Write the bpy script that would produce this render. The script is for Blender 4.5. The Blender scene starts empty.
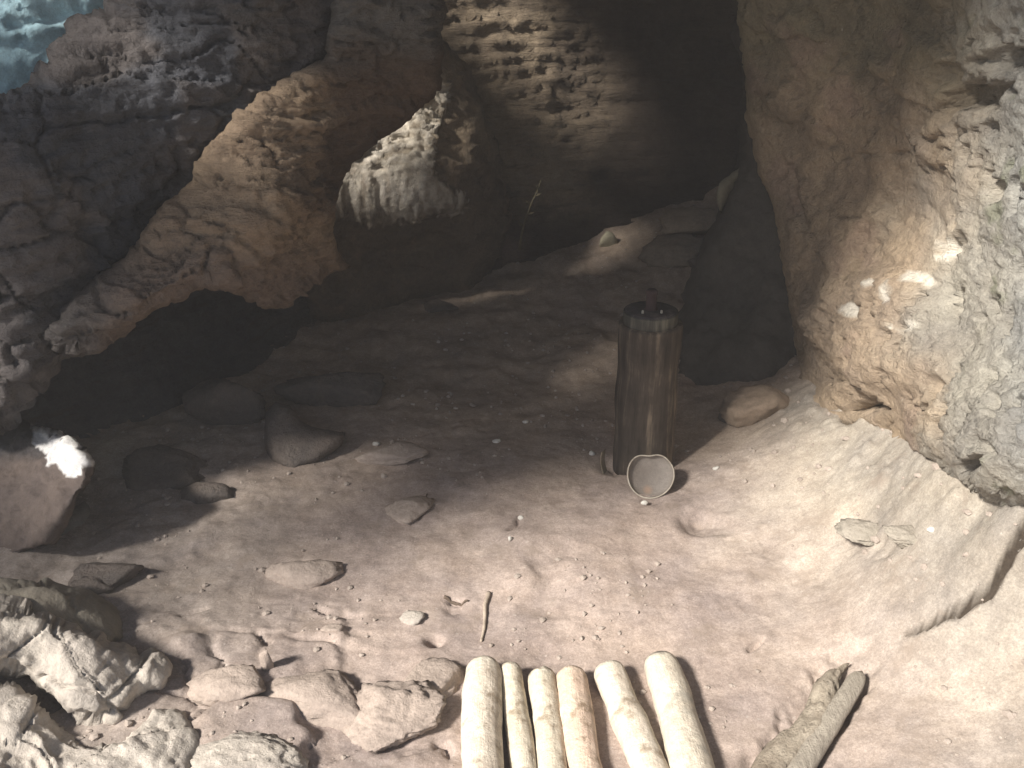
import bpy, bmesh, math, random
import numpy as np
from mathutils import Vector, Matrix
from mathutils.geometry import delaunay_2d_cdt

# ------------------------------------------------------------------ camera, world, sun, exposure
SC = bpy.context.scene
COL = SC.collection
PITCH = math.radians(25.0)
FPX = 924.0
CAM = np.array([0.0, 0.0, 1.5])
cam = bpy.data.cameras.new('camera'); camo = bpy.data.objects.new('camera', cam)
COL.objects.link(camo); SC.camera = camo
camo.location = CAM; camo.rotation_euler = (math.radians(90) - PITCH, 0, 0)
cam.sensor_width = 36.0; cam.lens = 36.0 * FPX / 1024.0
cam.clip_start = 0.05; cam.clip_end = 500

SUN_AZ, SUN_EL = math.radians(50), math.radians(40)      # azimuth measured from -Y towards -X
S = np.array([-math.sin(SUN_AZ) * math.cos(SUN_EL), -math.cos(SUN_AZ) * math.cos(SUN_EL), math.sin(SUN_EL)])
w = bpy.data.worlds.new('World'); SC.world = w; w.use_nodes = True
nt = w.node_tree; sky = nt.nodes.new('ShaderNodeTexSky'); sky.sky_type = 'NISHITA'; sky.sun_disc = False
sky.sun_elevation = SUN_EL; sky.sun_rotation = math.radians(180 + 50)
nt.links.new(sky.outputs[0], nt.nodes['Background'].inputs[0]); nt.nodes['Background'].inputs[1].default_value = 0.068
sl = bpy.data.lights.new('sun', 'SUN'); sl.energy = 5.0; sl.angle = math.radians(8); sl.color = (1.0, 0.95, 0.88)
so = bpy.data.objects.new('sun', sl); COL.objects.link(so)
so.rotation_euler = Vector(S).to_track_quat('Z', 'Y').to_euler(); so.location = (-6, -5, 8)
SC.view_settings.view_transform = 'Standard'; SC.view_settings.look = 'None'
SC.view_settings.gamma = 1.0; SC.view_settings.exposure = 1.06; SC.view_settings.use_curve_mapping = False
SC.cycles.use_denoising = True
SC.cycles.max_bounces = 8; SC.cycles.diffuse_bounces = 5

HAZE = .019
rnd = random.Random(7); rs = np.random.RandomState(11)

# ------------------------------------------------------------------ small maths
def ray(px, py):
    px = np.asarray(px, float); py = np.asarray(py, float)
    a = (px - 512) / FPX; b = (384 - py) / FPX
    return np.stack([a, math.cos(PITCH) + b * math.sin(PITCH), -math.sin(PITCH) + b * math.cos(PITCH)], -1)
def at_y(px, py, Y):
    d = ray(px, py); return CAM + d * (np.asarray(Y) / d[..., 1])[..., None]
def at_z(px, py, z):
    d = ray(px, py); return CAM + d * ((np.asarray(z) - CAM[2]) / d[..., 2])[..., None]
def _h(ix, iy, iz, seed):
    h = (ix.astype(np.int64) * 374761393 + iy.astype(np.int64) * 668265263 + iz.astype(np.int64) * 2147483647 + seed * 974634777) & 0xffffffff
    h = ((h ^ (h >> 13)) * 1274126177) & 0xffffffff
    h = ((h ^ (h >> 16)) * 2246822519) & 0xffffffff
    return (h ^ (h >> 15)) & 0xffffffff
def vnoise(p, seed=0):
    i = np.floor(p); f = p - i; u = f * f * f * (f * (f * 6 - 15) + 10); i = i.astype(np.int64)
    out = 0
    for dx in (0, 1):
        for dy in (0, 1):
            for dz in (0, 1):
                h = _h(i[:, 0] + dx, i[:, 1] + dy, i[:, 2] + dz, seed)
                gx = (h & 1023) / 511.5 - 1; gy = ((h >> 10) & 1023) / 511.5 - 1; gz_ = ((h >> 20) & 1023) / 511.5 - 1
                wgt = np.abs(1 - dx - u[:, 0]) * np.abs(1 - dy - u[:, 1]) * np.abs(1 - dz - u[:, 2])
                out = out + wgt * (gx * (f[:, 0] - dx) + gy * (f[:, 1] - dy) + gz_ * (f[:, 2] - dz))
    return out
def fbm(p, freq=1, octv=4, seed=0, gain=.5, ridged=False):
    s = 0; a = 1; n = 0
    for k in range(octv):
        v = vnoise(p * freq, seed + k)
        if ridged: v = .5 - np.abs(v) * 2
        s = s + a * v; n += a; a *= gain; freq *= 2.03
    return s / n
def cells(p, freq=1, seed=0):
    q = p * freq; i = np.floor(q).astype(np.int64); f1 = np.full(len(p), 9.); f2 = np.full(len(p), 9.); idv = np.zeros(len(p))
    for dx in (-1, 0, 1):
        for dy in (-1, 0, 1):
            for dz in (-1, 0, 1):
                c = i + np.array([dx, dy, dz]); h = _h(c[:, 0], c[:, 1], c[:, 2], seed)
                o = np.stack([(h & 1023) / 1023., ((h >> 10) & 1023) / 1023., ((h >> 20) & 1023) / 1023.], -1)
                d = np.linalg.norm(c + o - q, axis=1)
                m = d < f1
                f2 = np.where(m, f1, np.minimum(f2, d)); f1 = np.where(m, d, f1); idv = np.where(m, (h & 255) / 255., idv)
    return f1, f2, idv
def sm(a, b, x):
    t = np.clip((x - a) / (b - a), 0, 1); return t * t * (3 - 2 * t)
class TPS:
    def __init__(s, pts, val, reg=1e-3):
        s.p = np.array(pts, float); n = len(s.p); s.sc = s.p.std() + 1e-9
        P = s.p / s.sc; K = s.k(P, P) + reg * np.eye(n); Q = np.hstack([np.ones((n, 1)), P])
        A = np.block([[K, Q], [Q.T, np.zeros((3, 3))]])
        s.w = np.linalg.solve(A, np.concatenate([val, np.zeros(3)])); s.P = P
    def k(s, a, b):
        d = np.linalg.norm(a[:, None] - b[None], axis=2); return d * d * np.log(d + 1e-9)
    def __call__(s, q):
        q = np.asarray(q, float).reshape(-1, 2) / s.sc; out = []
        for c in np.array_split(q, max(1, len(q) // 20000)):
            out.append(s.k(c, s.P) @ s.w[:-3] + s.w[-3] + c @ s.w[-2:])
        return np.concatenate(out)
def seg_dist(q, poly):
    d = np.full(len(q), 1e9); n = len(poly)
    for i in range(n):
        a = poly[i]; b = poly[(i + 1) % n]; ab = b - a
        t = np.clip(((q - a) @ ab) / (ab @ ab + 1e-12), 0, 1)
        d = np.minimum(d, np.linalg.norm(q - a - t[:, None] * ab, axis=1))
    return d
def inside(q, poly):
    c = np.zeros(len(q), bool); n = len(poly); j = n - 1
    for i in range(n):
        xi, yi = poly[i]; xj, yj = poly[j]
        m = ((yi > q[:, 1]) != (yj > q[:, 1])) & (q[:, 0] < (xj - xi) * (q[:, 1] - yi) / ((yj - yi) or 1e-12) + xi)
        c ^= m; j = i
    return c

# ------------------------------------------------------------------ materials
def material(name, col=(.4, .33, .27), col2=None, scale=6, speck=0.0, speck_col=(.75, .7, .6), rough=.92, bump=.35, bump_scale=45,
             strata=0.0, stain=None, use_attr=False, pits=0.0, metallic=0.0, bdist=.012, grain=0.0, gritty=0.0, dark=None, dark_amt=.0):
    m = bpy.data.materials.new(name); m.use_nodes = True; t = m.node_tree; N = t.nodes; L = t.links
    b = N['Principled BSDF']; b.inputs['Roughness'].default_value = rough; b.inputs['Metallic'].default_value = metallic
    b.inputs['Specular IOR Level'].default_value = .25
    tc = N.new('ShaderNodeTexCoord'); vec = tc.outputs['Object']
    def noise(s, det=6, r=.6, v=None):
        n = N.new('ShaderNodeTexNoise'); n.inputs['Scale'].default_value = s; n.inputs['Detail'].default_value = det
        n.inputs['Roughness'].default_value = r; L.new(v or vec, n.inputs['Vector']); return n.outputs['Fac']
    def ramp(f, a, bb, invert=False):
        r = N.new('ShaderNodeMapRange'); r.inputs['From Min'].default_value = a; r.inputs['From Max'].default_value = bb
        if invert: r.inputs['To Min'].default_value = 1; r.inputs['To Max'].default_value = 0
        L.new(f, r.inputs['Value']); return r.outputs['Result']
    def mix(f, a, bb, kind='MIX'):
        x = N.new('ShaderNodeMix'); x.data_type = 'RGBA'; x.blend_type = kind
        if isinstance(f, float): x.inputs[0].default_value = f
        else: L.new(f, x.inputs[0])
        for s_, v in ((6, a), (7, bb)):
            if isinstance(v, tuple): x.inputs[s_].default_value = (*v, 1)
            else: L.new(v, x.inputs[s_])
        return x.outputs[2]
    def mul(f, k):
        x = N.new('ShaderNodeMath'); x.operation = 'MULTIPLY'; L.new(f, x.inputs[0]); x.inputs[1].default_value = k; return x.outputs[0]
    def add(f, g):
        x = N.new('ShaderNodeMath'); x.operation = 'ADD'; L.new(f, x.inputs[0]); L.new(g, x.inputs[1]); return x.outputs[0]
    if use_attr:
        a = N.new('ShaderNodeAttribute'); a.attribute_name = 'Col'; c = a.outputs['Color']
    else: c = col
    c2 = col2 or tuple(v * .72 for v in col)
    if use_attr:
        g = mix(ramp(noise(scale), .35, .68), (.74, .73, .74), (1.12, 1.09, 1.04)); c = mix(1.0, c, g, 'MULTIPLY')
    else: c = mix(ramp(noise(scale), .35, .68), c, c2)
    g = mix(ramp(noise(scale * 7, 8, .7), .3, .72), (.78, .77, .77), (1.12, 1.12, 1.12)); c = mix(1.0, c, g, 'MULTIPLY')
    g = mix(ramp(noise(scale * 32, 4, .75), .33, .7), (.84, .84, .84), (1.1, 1.1, 1.1)); c = mix(1.0, c, g, 'MULTIPLY')
    if gritty:
        g = mix(ramp(noise(230, 3, .8), .38, .64), (.60, .58, .57), (1.14, 1.14, 1.14)); c = mix(gritty, c, mix(1.0, c, g, 'MULTIPLY'))
        g = mix(ramp(noise(9, 7, .7), .42, .66), (1.0, 1.0, 1.0), (.80, .78, .76)); c = mix(1.0, c, g, 'MULTIPLY')
    if dark: c = mix(mul(ramp(noise(scale * 2.3, 9, .65), .56, .66), dark_amt), c, dark)
    hgt = add(mul(noise(bump_scale, 8, .65), .7), mul(noise(bump_scale * 5, 4, .7), .28))
    if strata:
        mp = N.new('ShaderNodeMapping'); mp.inputs['Scale'].default_value = (1, 1, 7); mp.inputs['Rotation'].default_value = (0, math.radians(-9), 0)
        L.new(vec, mp.inputs['Vector']); sn = noise(bump_scale * .12, 8, .7, mp.outputs[0])
        hgt = add(hgt, mul(sn, 1.6 * strata)); c = mix(mul(ramp(sn, .54, .66), .45 * strata), c, tuple(v * .45 for v in (col2 or col)))
    if grain:
        gm = N.new('ShaderNodeMapping'); gm.inputs['Scale'].default_value = (1, .07, 1); L.new(vec, gm.inputs['Vector']); gn = noise(90, 6, .7, gm.outputs[0])
        hgt = add(hgt, mul(gn, grain)); c = mix(mul(ramp(gn, .52, .66), .55 * grain), c, tuple(v * .62 for v in col))
    if pits:
        v = N.new('ShaderNodeTexVoronoi'); v.inputs['Scale'].default_value = bump_scale * .8; L.new(vec, v.inputs['Vector'])
        pt = ramp(v.outputs['Distance'], .0, .28); hgt = add(hgt, mul(pt, .5 * pits))
    if speck:
        sv = noise(scale * 22, 2, .5); c = mix(mul(ramp(sv, .70, .76), speck), c, speck_col)
    if stain:
        for (sx, sy, sz, sr, scol, soft) in stain:
            d = N.new('ShaderNodeVectorMath'); d.operation = 'DISTANCE'; L.new(vec, d.inputs[0]); d.inputs[1].default_value = (sx, sy, sz)
            dd = add(d.outputs['Value'], mul(noise(30, 3), sr * .6))
            c = mix(ramp(dd, sr * (1 - soft) + sr * .3, sr * 1.3, True), c, scol)
    if isinstance(c, tuple): b.inputs['Base Color'].default_value = (*c, 1)
    else: L.new(c, b.inputs['Base Color'])
    bp = N.new('ShaderNodeBump'); bp.inputs['Strength'].default_value = bump; bp.inputs['Distance'].default_value = bdist
    L.new(hgt, bp.inputs['Height']); L.new(bp.outputs[0], b.inputs['Normal'])
    return m

M = {}
M['ground'] = material('trodden_dirt', gritty=.5, use_attr=True, scale=3.2, bump=.5, bdist=.008, bump_scale=60, pits=.3, speck=.25, speck_col=(.62, .58, .52), rough=.95, dark=(.24, .19, .15), dark_amt=.5)
M['pale_rock'] = material('dusty_pale_rock', (.50, .45, .385), (.38, .34, .30), scale=5, bump=.8, bump_scale=30, pits=.6, speck=.3)
M['dusty_rock'] = material('dust_covered_rock', (.42, .345, .29), (.33, .27, .23), scale=6, bump=.8, bump_scale=30, pits=.4)
M['dim_rock'] = material('dim_brown_rock', (.19, .155, .13), (.12, .105, .095), scale=7, bdist=.03, bump=.9, bump_scale=30)
M['blue_rock'] = material('grey_blue_rock', (.16, .165, .19), (.085, .09, .105), scale=3, bump=.9, bump_scale=18, strata=.5, dark=(.04, .045, .05), dark_amt=.8)
M['outside_rock'] = material('skylit_blue_rock', (.52, .74, .80), (.38, .58, .66), scale=2.5, bump=.8, bump_scale=14)
M['sun_spot'] = material('white_sun_spot', (.86, .86, .84), (.75, .75, .74), scale=9, bump=.9, bump_scale=24)  # white tone for the sun spot on the left boulder

# ------------------------------------------------------------------ object helpers
def tag(o, label=None, cat=None, group=None, kind=None):
    if label: o['label'] = label
    if cat: o['category'] = cat
    if group: o['group'] = group
    if kind: o['kind'] = kind
    return o
def mesh_obj(name, V, F, mat, parent=None, cols=None, smooth=True, loc=None):
    V = np.asarray(V, float)
    if loc is None: loc = np.zeros(3)
    me = bpy.data.meshes.new(name); F = F if isinstance(F, list) else F.tolist()
    me.from_pydata((V - np.asarray(loc)).tolist(), [], F); me.update()
    if smooth: me.polygons.foreach_set('use_smooth', [True] * len(me.polygons))
    if mat: me.materials.append(mat)
    if cols is not None:
        ca = me.color_attributes.new('Col', 'FLOAT_COLOR', 'POINT')
        ca.data.foreach_set('color', np.hstack([cols, np.ones((len(cols), 1))]).ravel())
    o = bpy.data.objects.new(name, me); COL.objects.link(o); o.location = loc
    if parent: o.parent = parent
    return o
def normals(V, F):
    F = np.asarray(F); n = np.cross(V[F[:, 1]] - V[F[:, 0]], V[F[:, 2]] - V[F[:, 0]])
    N = np.zeros_like(V)
    for k in range(F.shape[1]): np.add.at(N, F[:, k], n)
    return N / (np.linalg.norm(N, axis=1, keepdims=True) + 1e-12)
def set_origin_low(V):
    return np.array([V[:, 0].mean(), V[:, 1].mean(), V[:, 2].min()])

def rock_mass(name, outline, ctrl, mode='Y', R=40, bulge=.25, thick=.5, step=4.5, jag=3.0, disp=None, mat=None, colf=None, parent=None, ek=.9,
              origin=True, seed=1, rim_pow=2.0):
    """A rock whose silhouette is given by bearings from the viewpoint; ctrl gives real distance or height, thickness goes away from the viewer."""
    poly = np.array(outline, float); pts = []
    for i in range(len(poly)):
        a = poly[i]; b = poly[(i + 1) % len(poly)]; n = max(1, int(np.linalg.norm(b - a) / (step if (-60 < a[0] < 1084 and -60 < a[1] < 828) else 24)))
        for k in range(n): pts.append(a + (b - a) * k / n)
    pts = np.array(pts)
    if jag:
        q = np.hstack([pts / 14., np.full((len(pts), 1), seed * 3.7)])
        pts = pts + np.stack([fbm(q, 1, 3, seed), fbm(q + 31, 1, 3, seed + 5)], -1) * jag * 2.2
    lo, hi = pts.min(0), pts.max(0)
    gx, gy = np.meshgrid(np.arange(lo[0], hi[0], step), np.arange(lo[1], hi[1], step))
    g = np.stack([gx.ravel(), gy.ravel()], -1); g = g + (rs.rand(*g.shape) - .5) * step * .5
    fr = (g[:, 0] > -40) & (g[:, 0] < 1064) & (g[:, 1] > -40) & (g[:, 1] < 808)
    ii = np.arange(len(g)); cx = ((gx - lo[0]) / step).round().astype(int).ravel(); cy = ((gy - lo[1]) / step).round().astype(int).ravel()
    g = g[fr | ((cx % 5 == 0) & (cy % 5 == 0))]
    g = g[inside(g, pts)]; dd = seg_dist(g, pts); g = g[dd > step * .45]
    allp = np.vstack([pts, g]); nb = len(pts)
    edges = [(i, (i + 1) % nb) for i in range(nb)]
    V2, E2, F2, *_ = delaunay_2d_cdt([Vector(p) for p in allp], edges, [], 1, 1e-5)
    V2 = np.array([tuple(v) for v in V2]); F2 = np.array([f for f in F2 if len(f) == 3])
    d = seg_dist(V2, pts); d[d < 1e-3] = 0
    t = np.clip(d / R, 0, 1); prof = 1 - (1 - t) ** rim_pow; prof = np.sqrt(np.clip(prof, 0, 1))
    c = np.array(ctrl, float); f = TPS(c[:, :2], c[:, 2]); base = f(V2)
    if mode == 'z': P0 = at_z(V2[:, 0], V2[:, 1], base); Y0 = P0[:, 1]
    else: Y0 = base
    Yf = Y0 + bulge * (1 - prof); Yb = Y0 + bulge + (thick * np.sqrt(prof) if np.isscalar(thick) else thick(V2) * np.sqrt(prof))
    Pf = at_y(V2[:, 0], V2[:, 1], Yf); Pb = at_y(V2[:, 0], V2[:, 1], Yb)
    n = len(V2); rim = d == 0; mp = np.where(rim, np.arange(n), np.arange(n) + n)
    V = np.vstack([Pf, Pb]); V2d = np.vstack([V2, V2])
    nf = normals(Pf, F2)
    view = Pf.mean(0) - CAM
    if (nf @ view).mean() > 0: F2 = F2[:, ::-1]
    F = np.vstack([F2, mp[F2[:, ::-1]]])
    used = np.zeros(2 * n, bool); used[F.ravel()] = True; re = np.cumsum(used) - 1
    V = V[used]; V2d = V2d[used]; F = re[F]; F = F[(F[:, 0] != F[:, 1]) & (F[:, 1] != F[:, 2]) & (F[:, 0] != F[:, 2])]
    N = normals(V, F)
    if disp is not None:
        dd2 = np.concatenate([d, d])[used]; V = V + N * (disp(V, V2d) * (ek + (1 - ek) * sm(0, 14, dd2)))[:, None]
    cols = colf(V, V2d) if colf else None
    loc = set_origin_low(V) if origin else None
    return mesh_obj(name, V, F, mat, parent, cols, True, loc)

# ------------------------------------------------------------------ ground
GC = [(300, 600, 0), (500, 550, 0), (640, 500, 0), (200, 500, 0), (100, 560, .0), (400, 420, 0), (500, 700, 0), (650, 760, 0), (600, 640, 0), (300, 450, .0),
      (350, 315, .02), (450, 290, .05), (600, 248, .16), (715, 208, .34), (560, 340, .02), (660, 330, .06), (600, 420, 0), (520, 470, 0),
      (730, 440, .05), (758, 385, .12), (760, 420, .09), (800, 410, .17), (830, 470, .15), (720, 300, .09), (760, 560, .03), (720, 640, .0), (850, 560, .10), (900, 500, .28),
      (960, 560, .25), (1000, 620, .23), (1020, 500, .48), (900, 660, .10), (1020, 740, .14), (850, 740, .04), (940, 740, .10), (1060, 600, .31), (1080, 700, .22),
      (200, 760, .05), (350, 768, .03), (60, 768, .06), (0, 640, .05), (820, 410, .18), (870, 430, .26), (920, 460, .34), (970, 490, .42), (1030, 500, .5)]
gp = [at_z(a, b, c) for a, b, c in GC]
gxy = [(p[0], p[1]) for p in gp] + [(0, .3), (-1, .3), (1, .3), (2.2, .8), (-2.5, .8), (-3, 2.5), (-3, 4), (0, -1.5), (3, -1.5), (-3, -1.5), (0, 7), (-3, 7), (4, 7), (3, 2)]
gzv = [p[2] for p in gp] + [0.02, .04, .1, .5, .1, .1, .1, 0, .3, .0, .5, .2, .9, .9]
G_T = TPS(gxy, np.array(gzv), 2e-3)
def g_base(x, y):
    x = np.asarray(x, float); y = np.asarray(y, float); q = np.stack([np.clip(x, -4, 4), np.clip(y, -2.5, 8)], -1)
    return G_T(q)
# carved features: polylines on the ground surface
def ground_hit(px, py):
    d = ray(px, py); lo, hi = .5, 12.
    zs = 1.5 + d[2] / d[1] * np.linspace(.6, 8, 400); Y = np.linspace(.6, 8, 400); X = d[0] / d[1] * Y
    g = g_base(X, Y); k = np.argmax(zs < g)
    Yk = Y[k] if zs[k] < g[k] else 4.0
    a, b = Yk - .02, Yk
    for _ in range(12):
        m = (a + b) / 2
        if 1.5 + d[2] / d[1] * m < g_base([d[0] / d[1] * m], [m])[0]: b = m
        else: a = m
    Yk = (a + b) / 2
    return np.array([d[0] / d[1] * Yk, Yk, 1.5 + d[2] / d[1] * Yk])
def gline(pp): return np.array([ground_hit(*p)[:2] for p in pp])
def line_dist(q, L):
    d = np.full(len(q), 1e9); tt = np.zeros(len(q)); n = len(L) - 1
    for i in range(n):
        a, b = L[i], L[i + 1]; ab = b - a; t = np.clip(((q - a) @ ab) / (ab @ ab), 0, 1)
        dd = np.linalg.norm(q - a - t[:, None] * ab, axis=1); m = dd < d; d[m] = dd[m]; tt[m] = (i + t[m]) / n
    return d, tt
crack = gline([(907, 630), (925, 626), (936, 620), (962, 611), (978, 600), (992, 590), (1000, 575), (1008, 560), (1016, 545), (1030, 525)])
crack2 = gline([(1003, 585), (1010, 573), (1022, 562)])
trough = gline([(850, 668), (815, 715), (770, 785)])
FOOT = gline([(806, 400), (835, 418), (870, 432), (920, 462), (970, 492), (1030, 505), (1080, 520)])
small_cracks = [gline(p) for p in ([(178, 618), (190, 613), (212, 610)], [(408, 500), (418, 514), (428, 492)], [(505, 532), (518, 524), (520, 514)],
                                   [(254, 628), (262, 640), (272, 652)], [(300, 560), (330, 570), (334, 560)], [(445, 598), (466, 600)],
                                   [(430, 745), (445, 740), (450, 760)], [(745, 655), (765, 640)], [(880, 530), (893, 536)], [(312, 605), (330, 612)], [(412, 690), (432, 695), (446, 684)])]
dents = [(434, 640, .022, .05), (858, 412, .05, .08), (893, 534, .05, .05), (612, 468, .05, .03), (60, 610, .08, .08), (455, 606, .035, .02),
         (870, 515, .09, .035), (650, 500, .04, .012), (540, 655, .07, .015), (700, 520, .06, .02), (765, 545, .05, .014)]
dents = [(ground_hit(a, b)[:2], r, dep) for a, b, r, dep in dents]
def crack_w(p, t): return .002 + .006 * t + fbm(p, 30, 4, 6, .65) * .010
def g_full(x, y, fine=True):
    x = np.asarray(x, float); y = np.asarray(y, float); p = np.stack([x, y, np.zeros_like(x)], -1); q = p[:, :2]
    z = g_base(x, y)
    right = sm(.7, 1.4, x + .15 * (y - 2)); deep = sm(2.6, 3.6, y); left = sm(-.5, -1.1, x)
    z = z + fbm(p, 1.6, 3, 3) * .05 + fbm(p, 7, 3, 9) * (.013 + .020 * right + .022 * deep + .022 * left)
    f1, f2, idv = cells(p + fbm(p, 12, 2, 5)[:, None] * .05, 13, 4)
    patch = sm(.02, .3, fbm(p, 2.2, 3, 21)); patch = np.clip(patch * .7 + .5 * right * sm(0, .25, fbm(p, 3.1, 2, 8)) + .4 * left, 0, 1)
    z = z + np.clip(idv - .45, 0, 1) * sm(.62, .3, f1) * .026 * patch
    f1, f2, idv = cells(p, 42, 14)
    z = z + np.clip(idv - .5, 0, 1) * sm(.6, .25, f1) * .009 * (.25 + patch)
    z = z + fbm(p, 34, 3, 77) * .004
    d, t = line_dist(q, FOOT); near = np.exp(-(d / .13) ** 2); pz = np.stack([x, y, g_base(x, y)], -1); f1, f2, idv = cells(pz + fbm(pz, 9, 2, 95)[:, None] * .04, 22, 96)
    z = z + near * (.008 + fbm(pz, 7, 3, 97) * .016 + idv * sm(.6, .25, f1) * .016)
    blk = sm(.15, -.35, x + fbm(p, 2, 2, 81) * .5) * sm(1.95, 1.65, y + fbm(p, 2, 2, 82) * .3)
    f1, f2, idv = cells(p * np.array([1, 1.3, 1]) + fbm(p, 5, 3, 83)[:, None] * .12, 5.2, 31)
    z = z + blk * ((idv - .4) * .034 * sm(.0, .16, f2 - f1) - sm(.045, .0, f2 - f1) * .014 * sm(-.1, .2, fbm(p, 4, 2, 85)) + (idv - .5) * (p[:, 0] * 3 % .2) * .0)
    z = z + fbm(p, 16, 4, 84, .6, True) * .0022 * (1 + blk * 2)
    # soft hollows
    z = z - sm(.16, .34, fbm(p, 3.4, 2, 44)) * .018
    d, t = line_dist(q, crack); wv = crack_w(p, t); z = z - sm(wv + .006, wv - .003, d) * .035 * sm(0, .1, t + .05)
    z = z + np.exp(-((d - .03) / .018) ** 2) * .003
    d, t = line_dist(q, trough)
    ins = sm(.075, .045, d + fbm(p, 18, 2, 61) * .03); z = z - ins * (.022 - fbm(p, 40, 3, 62) * .035)
    for L in small_cracks:
        d, t = line_dist(q, L); wv = .006 + fbm(p, 40, 2, 61) * .006; z = z - sm(wv + .004, wv - .003, d) * .015 * sm(0, .25, t) * sm(1, .75, t)
    for c, r, dep in dents:
        d = np.linalg.norm(q - c, axis=1) / r; z = z - np.exp(-(d * 1.3) ** 2 * (1 + .0 * d)) * dep * (1 + fbm(p, 30, 3, 15) * 1.2)
    return z
gr_ = 1.07
def axis(a, b, fine, lo, hi):
    c = list(np.arange(a, b, fine)); s = fine; v = c[-1]
    while v < hi: s = min(s * 1.12, 6); v += s; c.append(v)
    s = fine; v = c[0]
    while v > lo: s = min(s * 1.12, 6); v -= s; c.insert(0, v)
    return np.array(c)
ax = axis(-1.75, 1.95, .0075, -60, 60)
ay = list(np.arange(1.22, 2.9, .0075)); s_ = .0075
while ay[-1] < 60: s_ = min(s_ * 1.012, .03) if ay[-1] < 6.8 else min(s_ * 1.2, 6); ay.append(ay[-1] + s_)
s_ = .0075
while ay[0] > -60: s_ = min(s_ * 1.12, 6); ay.insert(0, ay[0] - s_)
ay = np.array(ay)
XX, YY = np.meshgrid(ax, ay); xf, yf = XX.ravel(), YY.ravel()
zf = g_full(xf, yf)
def lerp(a, b, t): return a + (b - a) * t[:, None]
pp_ = np.stack([xf, yf, zf], -1)
gc = np.tile(np.array([.485, .405, .36]), (len(xf), 1))
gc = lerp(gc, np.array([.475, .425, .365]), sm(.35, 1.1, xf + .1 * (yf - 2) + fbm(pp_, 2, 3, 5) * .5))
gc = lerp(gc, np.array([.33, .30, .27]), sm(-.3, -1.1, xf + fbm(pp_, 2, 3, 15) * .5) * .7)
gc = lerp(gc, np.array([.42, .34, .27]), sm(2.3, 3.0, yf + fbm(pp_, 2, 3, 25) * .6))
gc = lerp(gc, np.array([.36, .36, .335]), sm(1.25, 1.6, xf) * .7)
_d, _t = line_dist(pp_[:, :2], FOOT); gc = lerp(gc, np.array([.37, .345, .295]), np.exp(-(_d / .16) ** 2) * .8)
gc = lerp(gc, np.array([.47, .385, .33]), sm(.05, .3, fbm(pp_, 1.5, 3, 35)) * .5)
_d, _t = line_dist(pp_[:, :2], crack); gc = lerp(gc, np.array([.075, .06, .045]), sm(.007, .001, _d - crack_w(np.stack([xf, yf, xf * 0], -1), _t)) * sm(0, .1, _t + .05))  # shade inside the crack is painted into the ground colour
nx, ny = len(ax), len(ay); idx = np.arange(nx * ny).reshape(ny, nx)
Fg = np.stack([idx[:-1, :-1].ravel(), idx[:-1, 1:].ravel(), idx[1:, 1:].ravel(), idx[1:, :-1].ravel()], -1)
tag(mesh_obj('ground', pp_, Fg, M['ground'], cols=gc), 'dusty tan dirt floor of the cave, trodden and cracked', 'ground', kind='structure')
def gz(x, y): return float(g_full(np.array([x]), np.array([y]))[0])
def ghit(px, py):
    p = ground_hit(px, py); return p

# ------------------------------------------------------------------ cave walls
def strata_disp(a=.05, b=.02, seed=0, zf=3.2, pit=0.0):
    def f(V, P):
        q = V * np.array([1, 1, zf]) + np.array([0, 0, .25]) * V[:, :1]
        q = q + fbm(V, 1.5, 2, seed + 9)[:, None] * .3
        d = fbm(V, 1.3, 4, seed) * a * 2.2 + fbm(q, 2.6, 5, seed + 3, .58, True) * a + fbm(q, 9, 4, seed + 6, .6, True) * b * 1.4
        f1, f2, idv = cells(q * np.array([.5, .5, 1]) + fbm(V, 4, 2, seed + 21)[:, None] * .3, 4.5, seed + 20); d = d + (idv - .5) * sm(0, .15, f2 - f1) * a * .8 - sm(.06, 0, f2 - f1) * b
        if pit:
            f1, f2, idv = cells(V, 16, seed + 2); d = d - sm(.35, .1, f1) * (idv > .5) * pit
        return d
    return f
# back wall
bw_cols = dict()
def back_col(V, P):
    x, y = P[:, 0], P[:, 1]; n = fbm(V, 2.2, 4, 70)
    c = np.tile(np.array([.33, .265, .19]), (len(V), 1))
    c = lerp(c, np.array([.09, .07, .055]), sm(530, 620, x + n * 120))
    c = lerp(c, np.array([.07, .055, .045]), sm(170, 225, y + n * 60) * sm(330, 400, x))  # shade on the right and along the base is put into the wall colour
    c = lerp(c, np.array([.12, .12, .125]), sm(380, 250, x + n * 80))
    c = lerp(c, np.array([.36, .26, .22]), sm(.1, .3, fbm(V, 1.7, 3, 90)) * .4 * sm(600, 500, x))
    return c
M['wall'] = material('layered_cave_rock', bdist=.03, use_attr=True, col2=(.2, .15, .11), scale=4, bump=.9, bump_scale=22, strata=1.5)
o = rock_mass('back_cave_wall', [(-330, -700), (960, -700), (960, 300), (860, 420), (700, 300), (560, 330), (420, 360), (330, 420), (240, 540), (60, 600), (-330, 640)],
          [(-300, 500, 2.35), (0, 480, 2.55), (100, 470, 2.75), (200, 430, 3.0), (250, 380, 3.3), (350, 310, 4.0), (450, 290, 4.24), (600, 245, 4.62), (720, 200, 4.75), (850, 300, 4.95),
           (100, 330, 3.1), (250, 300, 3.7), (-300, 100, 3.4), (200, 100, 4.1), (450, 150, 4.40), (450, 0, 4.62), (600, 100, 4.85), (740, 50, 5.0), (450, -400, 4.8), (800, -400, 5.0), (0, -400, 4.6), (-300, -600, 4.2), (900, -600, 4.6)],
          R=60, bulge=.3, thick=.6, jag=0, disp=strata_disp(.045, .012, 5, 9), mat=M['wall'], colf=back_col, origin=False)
tag(o, 'dark brown layered rock wall at the back of the cave', 'cave wall', kind='structure')

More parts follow.
